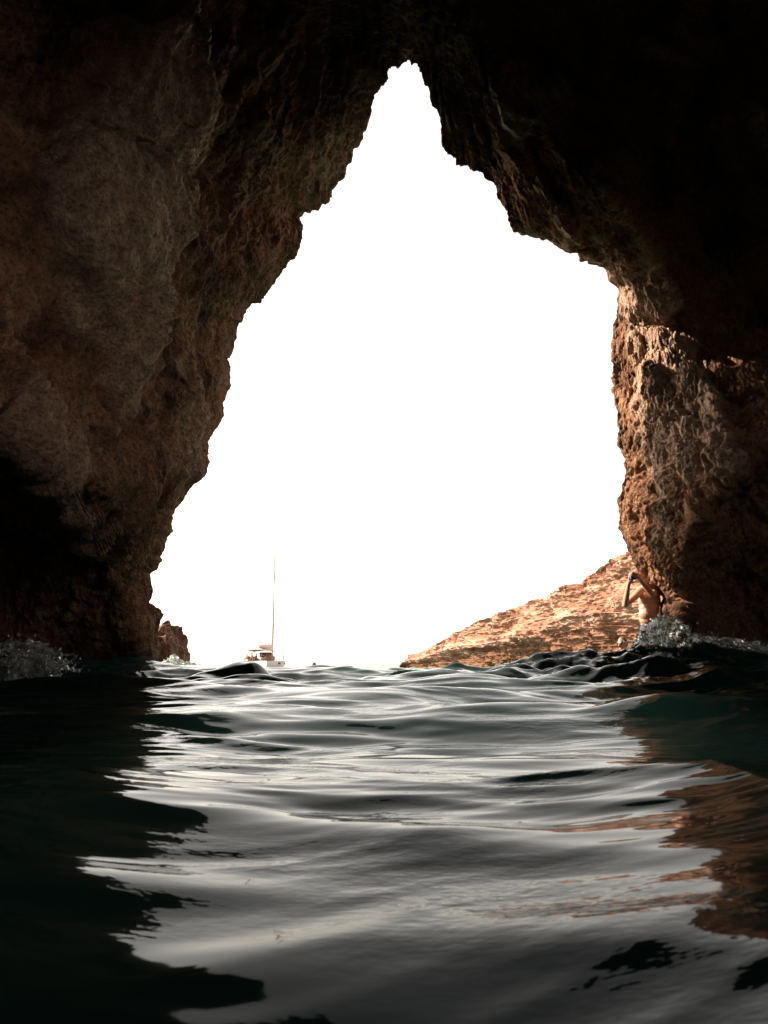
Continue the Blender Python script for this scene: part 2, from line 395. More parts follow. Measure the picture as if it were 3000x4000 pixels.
# ================================================================== WATER
def gauss(x, y, cx, cy, sx, sy, a, rot=0):
    c, s = math.cos(rot), math.sin(rot); dx = x - cx; dy = y - cy
    u = dx * c + dy * s; v = -dx * s + dy * c
    return a * np.exp(-(u / sx) ** 2 - (v / sy) ** 2)
wr = np.random.RandomState(21)
WAVES = []
for k in range(64):
    lam = .22 * (34 ** (k / 63.0))
    th = math.pi / 2 + (wr.uniform(-1.3, 1.3) if .35 < lam < 2 else wr.normal() * .6) + (.25 if lam < 1 else 0)
    WAVES.append((lam, th, wr.rand() * 6.283, wr.normal() * .3 + 1))
EXTRA = []
def water_h(x, y):
    r = np.hypot(x, y); p = np.stack([x, y, 0 * x], 1)
    wx = x + .35 * fbm(p * .45, 2, 101) + .05 * fbm(p * 2.2, 2, 105); wy = y + .35 * fbm(p * .45 + 50, 2, 103) + .05 * fbm(p * 2.2 + 9, 2, 106)
    chop = .45 + .9 * sstep(-.25, .35, fbm(p * .35 + 3, 2, 111))
    chop = chop + 1.3 * np.exp(-((x - 3.2) / 2.2) ** 2 - ((y - 7.5) / 3.5) ** 2)
    h = np.zeros(len(x))
    for lam, th, ph, am in WAVES:
        kx, ky = math.cos(th) / lam * 6.283, math.sin(th) / lam * 6.283
        s = np.sin(kx * wx + ky * wy + ph)
        sh = np.exp(1.1 * (s - 1)) * 1.5 - .62            # peaked crests, flat troughs
        a = .0070 * lam ** .82 * am
        if lam >= 1.2: a = a * .5
        if lam < 1.2: a = a * chop * .62 * sstep(lam * 700, lam * 60, r)
        else: a = a * sstep(.5, 2.6, y)
        if .35 < lam < 1.3: a = a * (1 + .3 * sstep(1.5, 3.5, r))
        if lam < .6: a = a * (.75 + .25 * sstep(.8, 2.6, r))
        h += a * sh
    h *= 1.0 + .7 * sstep(1.5, 5, y)
    rp = (.6 + .5 * sstep(-.2, .4, fbm(p * .9 + 60, 2, 141)))      # small ripples running out from the right wall
    for lam, th, ph in ((.19, 1.75, .3), (.13, 1.95, 1.9), (.26, 1.25, 4.0), (.34, 1.9, 2.2), (.09, 2.1, 5.0), (.16, 1.3, 1.0), (.115, 1.6, 3.0)):
        kx, ky = math.cos(th) / lam * 6.283, math.sin(th) / lam * 6.283; rip = np.exp(np.sin(kx * wx + ky * wy + ph) - 1) - .45
        h += .0062 * lam * rp * rip * sstep(lam * 75, lam * 18, r) * 1.6 * (1.15 - .15 * sstep(.7, 2.2, r))
    h += .50 * np.clip(x, -.5, .55) ** 2 * np.exp(-(y / 1.25) ** 2) * 1.0
    for cx, cy, lam, am, rad in ((2.7, 3.4, .15, .0030, 1.3), (2.3, 5.6, .22, .0045, 1.6), (-1.4, 1.6, .17, .0022, .8), (1.6, 1.2, .21, .0030, .9), (.2, 6.8, .30, .006, 2.0), (4.0, 1.0, .33, .0045, 3.2)):
        dd = np.hypot(wx - cx, wy - cy); h += am * np.sin(6.283 * dd / lam) * np.exp(-(dd / rad) ** 2) * sstep(lam * 90, lam * 25, r)
    # swells placed where the photograph has them
    h += .018 * sstep(.4, 1.15, y) - .02 * sstep(1.4, 2.6, y)
    h += gauss(x, y, .6, 3.3, .55, .25, .06, -.1)
    h += gauss(x, y, -1.6, 4.7, .7, .22, .12, -.25) + gauss(x, y, -.2, 4.2, .7, .25, .05, .1)
    h += gauss(x, y, 5.2, 12.0, 3.0, 3.0, .36) + gauss(x, y, 3.4, 8.6, 1.0, .7, .16, .2) + gauss(x, y, 2.1, 6.0, 1.2, .4, .08, .2)
    h += gauss(x, y, -4.2, 9.0, 1.6, 2.2, .16) + gauss(x, y, -4.0, 15.0, 3.0, 4.0, .03) + gauss(x, y, 1.55, 3.2, .9, .22, .07, .25)
    h += .055 * sstep(2.5, 5.5, y) * sstep(40, 12, y)
    for ex in EXTRA: h += gauss(x, y, *ex)
    # fine broken water by the right wall
    pm = np.exp(-((x - 3.0) / 1.6) ** 2 - ((y - 7.3) / 2.6) ** 2) + .8 * np.exp(-((x + 3.6) / 1.3) ** 2 - ((y - 8.4) / 1.6) ** 2)
    h += pm * (ridged(p * 2.6, 4, 130) * .055 - .02)
    return h
# crests standing where the photograph shows them: (picture x, picture y of the top, distance, half width, half depth, turn)
for cpx, cpy, Y, sx, sy, rot in ((930, 2577, 7.0, .20, .30, .2), (1003, 2593, 6.6, .10, .20, 0), (560, 2604, 7.5, .5, .4, 0), (760, 2612, 6.5, .5, .3, -.2), (1640, 2612, 7.0, .4, .35, .1),
                                 (1850, 2598, 5.4, .34, .30, .15), (1700, 2652, 4.0, .34, .26, -.1), (2110, 2572, 7.4, .7, .5, .2), (2340, 2545, 8.0, .7, .5, .2), (2700, 2515, 8.2, 1.0, .7, 0), (1130, 2655, 3.8, .35, .2, .15)):
    w_ = P(cpx, cpy, Y); need = w_.z - float(water_h(np.array([w_.x]), np.array([Y]))[0])
    if need > .01: EXTRA.append((w_.x, Y, sx * 1.15, sy * 1.3, min(need * (.25 if Y < 4.5 else 1 if cpx < 1010 and Y > 6.5 and cpx > 900 else .55), .15 if 900 < cpx < 1010 else .085 if cpx < 2200 else .12), rot))
rr = np.concatenate([[.02, .1], np.geomspace(.22, 45, 1050), np.geomspace(46, 9000, 110)])
aa = np.concatenate([np.linspace(-180, -36, 40)[:-1], np.linspace(-36, 36, 760), np.linspace(36, 180, 40)[1:]])
RRg, AAg = np.meshgrid(rr, np.radians(aa), indexing='ij')
WX = (RRg * np.sin(AAg)).ravel(); WY = (RRg * np.cos(AAg)).ravel()
WZ = water_h(WX, WY) * np.where(np.hypot(WX, WY) > 3000, .3, 1)
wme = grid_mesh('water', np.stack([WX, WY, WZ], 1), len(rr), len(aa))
# painted glow of light through the waves: teal mid-channel and bay, near-black sides
set_attr(wme, 'wave_glow', np.maximum(sstep(1.35, .4, np.abs(WX - .25)) * sstep(.3, 4.0, WY), sstep(9, 16, WY) * .30))
M_water = mat('sea_water', (.005, .020, .017), .04, spec=.5)
wb = M_water.node_tree.nodes['Principled BSDF']; wb.inputs['IOR'].default_value = 1.09; wb.inputs['Specular Tint'].default_value = (.45, .85, .78, 1)
wa = N(M_water, 'ShaderNodeAttribute'); wa.attribute_name = 'wave_glow'
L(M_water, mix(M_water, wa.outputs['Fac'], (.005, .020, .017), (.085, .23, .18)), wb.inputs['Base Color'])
g_ = N(M_water, 'ShaderNodeNewGeometry'); mp = N(M_water, 'ShaderNodeMapping'); mp.inputs['Scale'].default_value = (1, 1.5, 1)
L(M_water, g_.outputs['Position'], mp.inputs['Vector'])
nw = noise_node(M_water, 8, 4, .55, mp.outputs[0]); nw2 = noise_node(M_water, 1.3, 2, .5, mp.outputs[0])
rw = ramp(M_water, [(.45, (0, 0, 0)), (.62, (1, 1, 1))], nw2.outputs['Fac'])
bw = N(M_water, 'ShaderNodeBump'); bw.inputs['Distance'].default_value = .013; bw.inputs['Strength'].default_value = .35
L(M_water, nw.outputs['Fac'], bw.inputs['Height']); 
mlt = N(M_water, 'ShaderNodeMath', operation='MULTIPLY'); mlt.inputs[1].default_value = .5; L(M_water, rw.outputs[0], mlt.inputs[0]); L(M_water, mlt.outputs[0], bw.inputs['Strength'])
L(M_water, bw.outputs[0], wb.inputs['Normal'])
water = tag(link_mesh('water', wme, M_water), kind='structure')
def sea(x, y): return float(water_h(np.array([x]), np.array([y]))[0])

# seabed under the cave and bay
bx_, by_ = np.meshgrid(np.concatenate([[-9000, -400], np.linspace(-40, 40, 60), [400, 9000]]), np.concatenate([[-9000, -60], np.linspace(-15, 80, 70), [900, 9000]]), indexing='ij')
pb = np.stack([bx_.ravel(), by_.ravel(), 0 * bx_.ravel()], 1)
bz = -3.2 + fbm(pb * .3, 3, 200) * .5
M_bed = rock_material('seabed_rock', (.03, .03, .025), (.08, .075, .06), (.15, .14, .1), .5)
tag(link_mesh('seabed', grid_mesh('seabed', np.stack([pb[:, 0], pb[:, 1], bz], 1), *bx_.shape), M_bed), kind='structure')

# ================================================================== FAR CLIFF
TOP = [(1566,2606),(1580,2585),(1601,2559),(1655,2544),(1695,2526),(1717,2512),(1775,2486),(1818,2457),(1862,2436),(1905,2418),(1934,2405),(1999,2389),(2057,2363),(2129,2334),(2155,2324),(2194,2305),(2274,2269),(2281,2255),(2339,2240),(2361,2222),(2404,2204),(2433,2183),(2455,2172),(2600,2105),(2900,1985),(3400,1800)]
tp = np.array(TOP, float)
hh = np.interp(tp[:, 0], [1566, 1601, 1905, 2455, 3400], [.6, 6.5, 9.0, 12.5, 14])
YC = hh * FPX / (HOR - tp[:, 1]); YC[0] = YC[2] * 1.03; YC[1] = YC[2] * 1.01
XC = (tp[:, 0] - 1500) / FPX * YC
# along-cliff sampling in equal picture steps
NS = 900; NH = 300
s_px = np.linspace(1566, 3400, NS)
cY = np.interp(s_px, tp[:, 0], smooth1(YC, 1)); cX = (s_px - 1500) / FPX * cY
cY = smooth1(cY, 25); cX = smooth1(cX, 25); cH = (HOR - np.interp(s_px, tp[:, 0], tp[:, 1])) / FPX * cY + CAMZ
Hn = np.linspace(-.12, 1, NH)
tx = np.gradient(cX); ty = np.gradient(cY); tl = np.hypot(tx, ty); nx_ = ty / tl; ny_ = -tx / tl      # towards the bay (-x)
sg = np.where(nx_ > 0, -1, 1); nx_ = nx_ * sg; ny_ = ny_ * sg
S2, H2 = np.meshgrid(np.arange(NS), Hn, indexing='ij')
X0 = cX[S2]; Y0 = cY[S2]; Z0 = H2 * cH[S2]
q = np.stack([X0.ravel(), Y0.ravel(), Z0.ravel()], 1)
al = np.concatenate([[0], np.cumsum(np.diff(s_px) / FPX * cY[1:])])[S2].ravel() * 1.6      # foreshortened length along the cliff
qa = np.stack([al, 0 * al, q[:, 2]], 1)
hz = H2.ravel()
bed = q[:, 2] + .3 * fbm(qa * np.array([.06, 1, .3]), 2, 301)
strata = perlin(np.stack([al * .02, 0 * al + 3, bed * 2.1], 1), 310) * .55 + perlin(np.stack([al * .05, 0 * al + 8, bed * 5.5], 1), 311) * .28
face = .55 * fbm(qa * np.array([.22, 1, .3]), 4, 320) + .32 * ridged(qa * np.array([.5, 1, .75]), 4, 330) + .13 * fbm(qa * np.array([1.8, 1, 3.4]), 3, 335) + .14 * np.round(fbm(qa * np.array([.7, 1, 1.1]), 3, 337) * 4) / 2
overh = 1.5 * np.exp(-((hz - .52 - .06 * perlin(qa * .1, 341)) / .12) ** 2) - .9 * sstep(.45, .25, hz) * sstep(-.1, .1, hz)
setback = -.9 * np.clip(hz - .66, 0, 1) ** 1.2
vert = -.8 * np.clip(ridged(np.stack([al * .16, 0 * al, q[:, 2] * .03], 1), 2, 350) - .9, 0, 1)
hole = np.zeros(len(q))
for cpx, w in ((1737, .6), (1910, .35), (2010, .3), (2200, .4)):
    k = np.argmin(abs(s_px - cpx)); a0 = al.reshape(NS, NH)[k, 0]
    hole += -1.6 * np.exp(-((al - a0) / (1.6 * w)) ** 2 - ((q[:, 2] - .4) / (2.0 * w)) ** 2)
crk = -1.5 * np.clip(ridged(np.stack([al * .33, 0 * al + 4, q[:, 2] * .09], 1), 2, 352) - 1.0, 0, 1)
saw = (bed * .62 + .35 * fbm(qa * np.array([.12, 1, 0]), 2, 371)); saw = (saw - np.floor(saw)) * (.25 + .9 * sstep(-.3, .3, fbm(qa * np.array([.3, 1, .3]), 2, 372)))
d = .75 * saw + strata * .3 + face * 1.1 + crk * .7 + 1.3 * fbm(qa * np.array([.10, 1, .16]), 2, 319) + overh + setback + vert + hole
q[:, 0] += nx_[S2].ravel() * d; q[:, 1] += ny_[S2].ravel() * d
q[:, 2] += .25 * fbm(qa * .7, 3, 360) * sstep(.8, 1, hz) + .14 * fbm(qa * 3, 3, 361) * sstep(.8, 1, hz)
# plateau behind the edge
Q = q.reshape(NS, NH, 3)
extra = []
for k, (back, up) in enumerate(((2, .2), (6, .3), (15, -.3), (60, -4.0), (300, -14.0))):
    e = Q[:, -1].copy(); e[:, 0] -= nx_ * back; e[:, 1] -= ny_ * back * 0; e[:, 2] = np.maximum(e[:, 2] + up * np.clip(cH / 12, .05, 1), -1.5); extra.append(e)
Q = np.concatenate([Q, np.stack(extra, 1)], 1); NH2 = Q.shape[1]
cl_me = grid_mesh('cliff', Q.reshape(-1, 3), NS, NH2)
ct = np.zeros((NS, NH2)); ct[:, :NH] = (np.clip(.5 * fbm(np.stack([al * .14, 0 * al, q[:, 2] * .75], 1), 4, 371) + .25, 0, 1) * sstep(.2, .45, hz)).reshape(NS, NH)
set_attr(cl_me, 'tone', ct.ravel())
gr = np.zeros((NS, NH2)); gr[:, :NH] = (sstep(.15, .4, fbm(qa * np.array([.6, 1, .9]), 3, 380)) * sstep(.55, .8, hz)).reshape(NS, NH); gr[:, NH:] = .6
set_attr(cl_me, 'scrub', gr.ravel())
wt = np.zeros((NS, NH2)); wt[:, :NH] = (sstep(.46, .24, hz + .12 * fbm(qa * .5, 3, 390)) * .7).reshape(NS, NH); set_attr(cl_me, 'wet', wt.ravel())
M_cliff = mat('cliff_limestone', (.4, .2, .12), .95, spec=.1)
cb = M_cliff.node_tree.nodes['Principled BSDF']
gp = N(M_cliff, 'ShaderNodeNewGeometry'); mpc = N(M_cliff, 'ShaderNodeMapping'); mpc.inputs['Scale'].default_value = (.6, .10, .9); L(M_cliff, gp.outputs['Position'], mpc.inputs['Vector'])
nc = noise_node(M_cliff, 1.0, 8, .65, mpc.outputs[0]); mp2 = N(M_cliff, 'ShaderNodeMapping'); mp2.inputs['Scale'].default_value = (1, .15, 1.3); L(M_cliff, gp.outputs['Position'], mp2.inputs['Vector'])
nc2 = noise_node(M_cliff, 2.2, 6, .7, mp2.outputs[0])
c1 = ramp(M_cliff, [(.34, (.10, .048, .030)), (.5, (.23, .112, .070)), (.66, (.33, .18, .125))], nc.outputs['Fac'])
atc = N(M_cliff, 'ShaderNodeAttribute'); atc.attribute_name = 'tone'
c2 = mix(M_cliff, atc.outputs['Fac'], c1.outputs[0], (.54, .345, .26))
ats = N(M_cliff, 'ShaderNodeAttribute'); ats.attribute_name = 'scrub'
sm = N(M_cliff, 'ShaderNodeMath', operation='MULTIPLY'); rs = ramp(M_cliff, [(.5, (0, 0, 0)), (.6, (1, 1, 1))], nc2.outputs['Fac'])
L(M_cliff, ats.outputs['Fac'], sm.inputs[0]); L(M_cliff, rs.outputs[0], sm.inputs[1])
atw = N(M_cliff, 'ShaderNodeAttribute'); atw.attribute_name = 'wet'
c2 = mix(M_cliff, atw.outputs['Fac'], c2, (.12, .062, .032))
c3 = mix(M_cliff, sm.outputs[0], c2, (.10, .075, .028))
L(M_cliff, c3, cb.inputs['Base Color'])
b_ = bump(M_cliff, nc.outputs['Fac'], .8, .4); b2_ = bump(M_cliff, nc2.outputs['Fac'], .6, .2, b_); L(M_cliff, b2_.outputs[0], cb.inputs['Normal'])
tag(link_mesh('cliff', cl_me, M_cliff), 'long sunlit orange limestone cliff across the bay', 'cliff', kind='structure')

# ================================================================== ROCKS
def boulder(name, c, r, seed, m, amp=.3, nu=150, nv=110, tone_v=0.2, lean=(0, 0)):
    th = np.linspace(0, 2 * np.pi, nu, endpoint=False); ph = np.linspace(.02, np.pi - .02, nv)
    T, H = np.meshgrid(th, ph, indexing='ij')
    d = np.stack([np.sin(H) * np.cos(T), np.sin(H) * np.sin(T), np.cos(H)], -1).reshape(-1, 3)
    d = np.sign(d) * np.abs(d) ** .8
    v = d * np.array(r)
    k = 1 + amp * fbm(d * 1.3 + seed, 3, seed) + amp * .35 * ridged(d * 3.2 + seed, 3, seed + 3) - amp * .25
    v = v * k[:, None]
    v += d * (fbm(v * 6, 3, seed + 5) * .035)[:, None]
    v[:, 0] += lean[0] * v[:, 2]; v[:, 1] += lean[1] * v[:, 2]
    me = grid_mesh(name, v, nu, nv, True); set_attr(me, 'tone', np.clip(tone_v + .4 * fbm(v * 2, 3, seed + 9), 0, 1))
    o = link_mesh(name, me, m); o.location = c; return o
M_rock = rock_material('outcrop_limestone', (.07, .033, .02), (.20, .10, .06), (.42, .26, .19), 1.2)
c = P(640, 2560, 17.0)
o = boulder('rock_outcrop', (c.x - .05, 17.0, .15), (.52, .9, .92), 4, M_rock, .24, lean=(-.06, 0))
tag(o, 'sunlit reddish rock outcrop standing in the sea beyond the left cave wall', 'rock')
o2 = boulder('submerged_ledge', (3.95, 11.9, -.55), (1.1, .9, .55), 9, M_rock, .25); tag(o2, 'low rock ledge under the bare-chested man, awash in the waves', 'rock')

# ================================================================== SAILBOAT
M_gel = mat('white_gelcoat', (.80, .76, .72), .25); M_hullgrey = mat('hull_glass', (.03, .03, .03), .15)
M_alu = mat('mast_aluminium', (.44, .34, .30), .5, .1); M_canvas = mat('grey_canvas', (.20, .17, .15), .9)
M_sailbag = mat('cream_sail_cloth', (.66, .50, .42), .9); M_teak = mat('brown_cockpit', (.20, .09, .06), .7)
M_wire = mat('rigging_wire', (.55, .42, .36), .4, .5); M_antif = mat('dark_waterline', (.12, .10, .10), .5)
Yb = 125.0; hd = math.atan((1063 - 1500) / FPX) + R(22)      # heading, clockwise from +y
mfoot = P(1063, 2600, Yb)
boat = empty('sailboat', (mfoot.x, mfoot.y, 0), -hd)         # local +y is forward, +x starboard
tag(boat, 'white sailing yacht with grey bimini and bare mast, anchored outside the cave', 'sailboat')
def loft(ys, prof):
    vs = []; fs = []; n = len(prof(ys[0]))
    for y in ys: vs += [(x, y, z) for x, z in prof(y)]
    for i in range(len(ys) - 1):
        for k in range(n - 1): fs.append((i * n + k, i * n + k + 1, (i + 1) * n + k + 1, (i + 1) * n + k))
    return vs, fs
BOW, STERN = 4.9, -6.9
def beam(y):
    t = (y - STERN) / (BOW - STERN); return 2.0 * (1 - max(0, (t - .35) / .65) ** 2.1) * (.93 + .07 * min(1, t / .3)) + .02
def shr(y): return 1.18 + .28 * ((y - STERN) / (BOW - STERN)) ** 1.5
def hprof(y):
    b = beam(y); s = shr(y); t = (y - STERN) / (BOW - STERN); kd = -.45 * math.sin(math.pi * min(1, t + .15)) - .05
    h = [(b, s), (b * 1.0, s * .6), (b * .96, s * .25), (b * .86, 0), (b * .5, kd * .8), (0, kd)]
    return h + [(-x, z) for x, z in h[-2::-1]]
ys = [STERN + (BOW - STERN) * k / 26 for k in range(27)]
mb = MB(); vs, fs = loft(ys, hprof); mb.add(vs, fs); n = len(hprof(0)); mb.f.append(tuple(range(n)))
mb.build('hull', M_gel, boat, True)
mb = MB(); vs = []; fs = []
for y in ys:
    b = beam(y) * .985; s = shr(y) - .02
    vs += [(-b, y, s), (-b * .5, y, s + .06), (b * .5, y, s + .06), (b, y, s)]
for i in range(26):
    for k in range(3): 
        if -6.9 < ys[i] < -2.6 and k == 1: continue
        fs.append((i * 4 + k, i * 4 + k + 1, i * 4 + 4 + k + 1, i * 4 + 4 + k))
mb.add(vs, fs); mb.build('deck', M_gel, boat)
mb = MB(); mb.add([(-1.0, -2.4, 1.25), (1.0, -2.4, 1.25), (.55, 2.6, 1.35), (-.55, 2.6, 1.35), (-.9, -2.2, 1.8), (.9, -2.2, 1.8), (.35, 1.9, 1.55), (-.35, 1.9, 1.55)],
                  [(0, 1, 5, 4), (1, 2, 6, 5), (2, 3, 7, 6), (3, 0, 4, 7), (4, 5, 6, 7)]); mb.build('coachroof', M_gel, boat)
mb = MB(); mb.box((0, -4.8, .75), (2.0, 4.0, .08)); mb.build('cockpit_floor', M_teak, boat)
for sx in (-1, 1):
    mb = MB(); mb.box((sx * 1.2, -4.4, 1.25), (.5, 3.2, .5)); mb.box((sx * 1.5, -4.4, 1.65), (.1, 3.2, .45)); mb.build('cockpit_seat', M_teak, boat)
mb = MB(); mb.box((0, -4.2, 1.35), (.7, 1.3, .06)); mb.box((0, -4.2, 1.05), (.12, .9, .55)); mb.build('cockpit_table', M_teak, boat)
for sx in (-.75, .75):
    mb = MB(); ring = [(sx + .38 * math.cos(a * math.pi / 8), -5.9, 1.65 + .38 * math.sin(a * math.pi / 8)) for a in range(17)]
    mb.tube(ring, .025, 6, False); mb.tube([(sx, -5.8, .8), (sx, -5.8, 1.7)], .07, 8); mb.tube([(sx - .38, -5.9, 1.65), (sx + .38, -5.9, 1.65)], .015, 5); mb.build('steering_wheel', M_wire, boat)
for yy, w in ((-2.2, .55), (1.2, .5)):
    mb = MB(); mb.box((beam(yy) * 1.0 - .01, yy, .86), (.05, 1.05 if yy < 0 else .8, .26)); mb.build('hull_window', M_hullgrey, boat)
mb = MB()
for k in range(len(ys) - 1):
    for sx in (-1, 1):
        a = beam(ys[k]) * .90 * sx; b = beam(ys[k + 1]) * .90 * sx
        mb.add([(a * 1.0, ys[k], -.02), (b, ys[k + 1], -.02), (b * 1.035, ys[k + 1], .12), (a * 1.035, ys[k], .12)], [(0, 1, 2, 3)])
mb.build('waterline_stripe', M_antif, boat)
MT = 17.6
mst = MB(); mst.tube([(0, 0, 1.2), (0, -.05, 9), (0, -.18, MT)], [.15, .14, .12], 10); mst = mst.build('mast', M_alu, boat, True)
for zz in (6.3, 11.4):
    mb = MB(); mb.tube([(-.9, -.25, zz + .05), (0, 0, zz), (.9, -.25, zz + .05)], .035, 6); mb.build('spreader', M_alu, mst)
mb = MB(); mb.box((0, .15, 6.6), (.3, .35, .12)); mb.ell((0, .28, 6.68), (.16, .16, .12)); mb.build('radar', M_gel, mst)
mb = MB(); mb.tube([(0, -.18, MT), (0, -.2, MT + .35)], .02, 5); mb.box((0, -.35, MT + .3), (.02, .3, .06)); mb.build('wind_vane', M_wire, mst)
mb = MB(); mb.tube([(0, -.15, 15.8), (0, 4.7, 1.5)], .065, 6); mb.tube([(0, 4.55, 1.9), (0, 4.7, 1.45)], .13, 8); mb.build('forestay', M_alu, boat)
mb = MB(); mb.tube([(0, -.2, MT), (-.9, -6.7, 1.3)], .012, 4); mb.tube([(0, -.2, MT), (.9, -6.7, 1.3)], .012, 4); mb.build('backstay', M_wire, boat)
for sx in (-1, 1):
    mb = MB(); mb.tube([(0, -.1, 15.5), (sx * .9, -.25, 11.4), (sx * 1.0, -.25, 6.3), (sx * 1.7, -.4, 1.3)], .010, 4); mb.build('shroud', M_wire, boat)
mb = MB(); mb.tube([(0, -.1, 2.75), (0, -5.3, 3.15)], .10, 8); mb.build('boom', M_alu, boat)
mb = MB(); vs = []
for k in range(13):
    t = k / 12; y = -.1 - 5.1 * t; zb = 2.83 + .4 * t * .95; hgt = .95 - .55 * t + .06 * math.sin(k * 2.1)
    vs += [(-.16, y, zb), (-.22, y, zb + hgt * .4), (-.05, y, zb + hgt), (.05, y, zb + hgt), (.22, y, zb + hgt * .4), (.16, y, zb)]
fs = []
for i in range(12):
    for k in range(6): fs.append((i * 6 + k, i * 6 + (k + 1) % 6, i * 6 + 6 + (k + 1) % 6, i * 6 + 6 + k))
fs += [(0, 1, 2, 3, 4, 5), tuple(range(77, 71, -1))]; mb.add(vs, fs); mb.build('sail_bag', M_sailbag, boat)
# bimini
vs = []; fs = []
for i in range(13):
    y = -6.6 + 3.9 * i / 12
    for j in range(11):
        x = -1.85 + 3.7 * j / 10
        vs.append((x, y, 2.58 + .22 * (1 - (x / 1.85) ** 2) + .12 * math.sin(math.pi * i / 12) + .03 * math.sin(i * 1.57)))
for i in range(12):
    for j in range(10): fs.append((i * 11 + j, i * 11 + j + 1, i * 11 + 12 + j, i * 11 + 11 + j))
nvv = len(vs); vs += [(x, y, z - .05) for x, y, z in vs]; fs += [tuple(k + nvv for k in reversed(f)) for f in fs]
bim = MB(); bim.add(vs, fs); bim = bim.build('bimini', M_canvas, boat, True)
mb = MB()
for y0, y1 in ((-5.2, -6.5), (-5.0, -4.6), (-4.8, -2.8)):
    mb.tube([(-1.9, y0, 1.3), (-1.82, y1, 2.6), (0, y1, 2.78), (1.82, y1, 2.6), (1.9, y0, 1.3)], .03, 6)
mb.build('bimini_frame', M_wire, bim)
mb = MB(); mb.add([(-1.1, -2.5, 1.8), (1.1, -2.5, 1.8), (.95, -2.9, 2.5), (-.95, -2.9, 2.5), (-.9, -1.3, 1.7), (.9, -1.3, 1.7)], [(0, 1, 2, 3), (3, 2, 5, 4), (0, 3, 4), (1, 5, 2)]); mb.build('sprayhood', M_canvas, boat)
mb = MB()
for sx in (-1, 1):
    pts = []
    for k in range(2, 27, 3):
        y = ys[k]; b = beam(y) * .96 * sx; mb.tube([(b, y, shr(y)), (b, y, shr(y) + .6)], .018, 5); pts.append((b, y, shr(y) + .6))
    mb.tube(pts, .010, 4)
mb.build('guard_rail', M_wire, boat)
bm_ = Matrix.Translation((mfoot.x, mfoot.y, 0)) @ Matrix.Rotation(-hd, 4, 'Z')

M_skin = mat('tanned_skin', (.52, .27, .18), .5, **{'Subsurface Weight': 0.0}); M_skin2 = mat('reddish_skin', (.46, .20, .13), .5)
M_hair = mat('dark_brown_hair', (.035, .018, .012), .6); M_navy = mat('navy_shorts', (.012, .014, .03), .55); M_white = mat('white_cord', (.8, .78, .75), .6)
M_shirt = [mat('red_shirt', (.35, .06, .05), .8), mat('dark_shirt', (.05, .04, .05), .8), mat('pale_shirt', (.6, .45, .4), .8)]
def deck_person(lx_, ly_, lz, face, shirt, label, sit=True):
    w = bm_ @ Vector((lx_, ly_, lz))
    e = empty('person', w, face); tag(e, label, 'person', None)
    mb = MB()
    mb.limb([(0, 0, .12), (0, .03, .35), (0, .02, .56)], [.15, .15, .13]); mb.capsule((-.14, .02, .52), (.14, .02, .52), .07, .07)
    mb.capsule((0, .02, .55), (0, .03, .70), .055, .05); mb.ell((0, .04, .78), (.08, .10, .12)); mb.ell((0, .14, .77), (.015, .02, .02))
    for s in (-1, 1):
        mb.limb([(s * .19, .02, .52), (s * .24, .08, .27), (s * .14, .28, .2)], [.05, .042, .03]); mb.limb([(s * .14, .28, .2), (s * .12, .36, .19)], [.035, .02])
        if sit: mb.limb([(s * .09, .02, .08), (s * .12, .45, .10), (s * .12, .48, -.33), (s * .12, .60, -.36)], [.085, .06, .045, .035])
        else: mb.limb([(s * .09, 0, .08), (s * .10, .03, -.37), (s * .10, 0, -.78), (s * .10, .12, -.82)], [.085, .06, .045, .035])
    mb.fused('body', M_skin2, e, .02, 3)
    mb = MB(); mb.ell((0, .02, .82), (.088, .108, .10)); mb.build('hair', M_hair, e, True)
    if shirt is not None:
        mb = MB(); mb.limb([(0, .0, .12), (0, .03, .35), (0, .02, .54)], [.17, .17, .14]); mb.capsule((-.16, .02, .51), (.16, .02, .51), .085, .085); mb.build('shirt', shirt, e, True)
    return e
fz = -hd
ppl = [(-1.45, -6.3, 1.40, 2.6, None, 'person sitting furthest left on the yacht stern'),
       (-1.2, -5.2, 1.45, -1.2, M_shirt[2], 'person in pale top seated left of the bimini post on the yacht'),
       (-.55, -5.1, 1.35, -1.4, M_shirt[1], 'person in dark top under the middle of the yacht bimini'),
       (-.1, -3.3, 1.45, 3.1, M_shirt[1], 'person in dark top seated deep in the yacht cockpit'),
       (1.15, -5.0, 1.50, 1.4, M_shirt[0], 'person in red top at the right side of the yacht cockpit'),
       (1.2, -3.6, 1.50, 1.6, None, 'bare-shouldered person nearest the bimini front post on the yacht')]
for a in ppl: deck_person(a[0], a[1], a[2], fz + a[3], a[4], a[5])

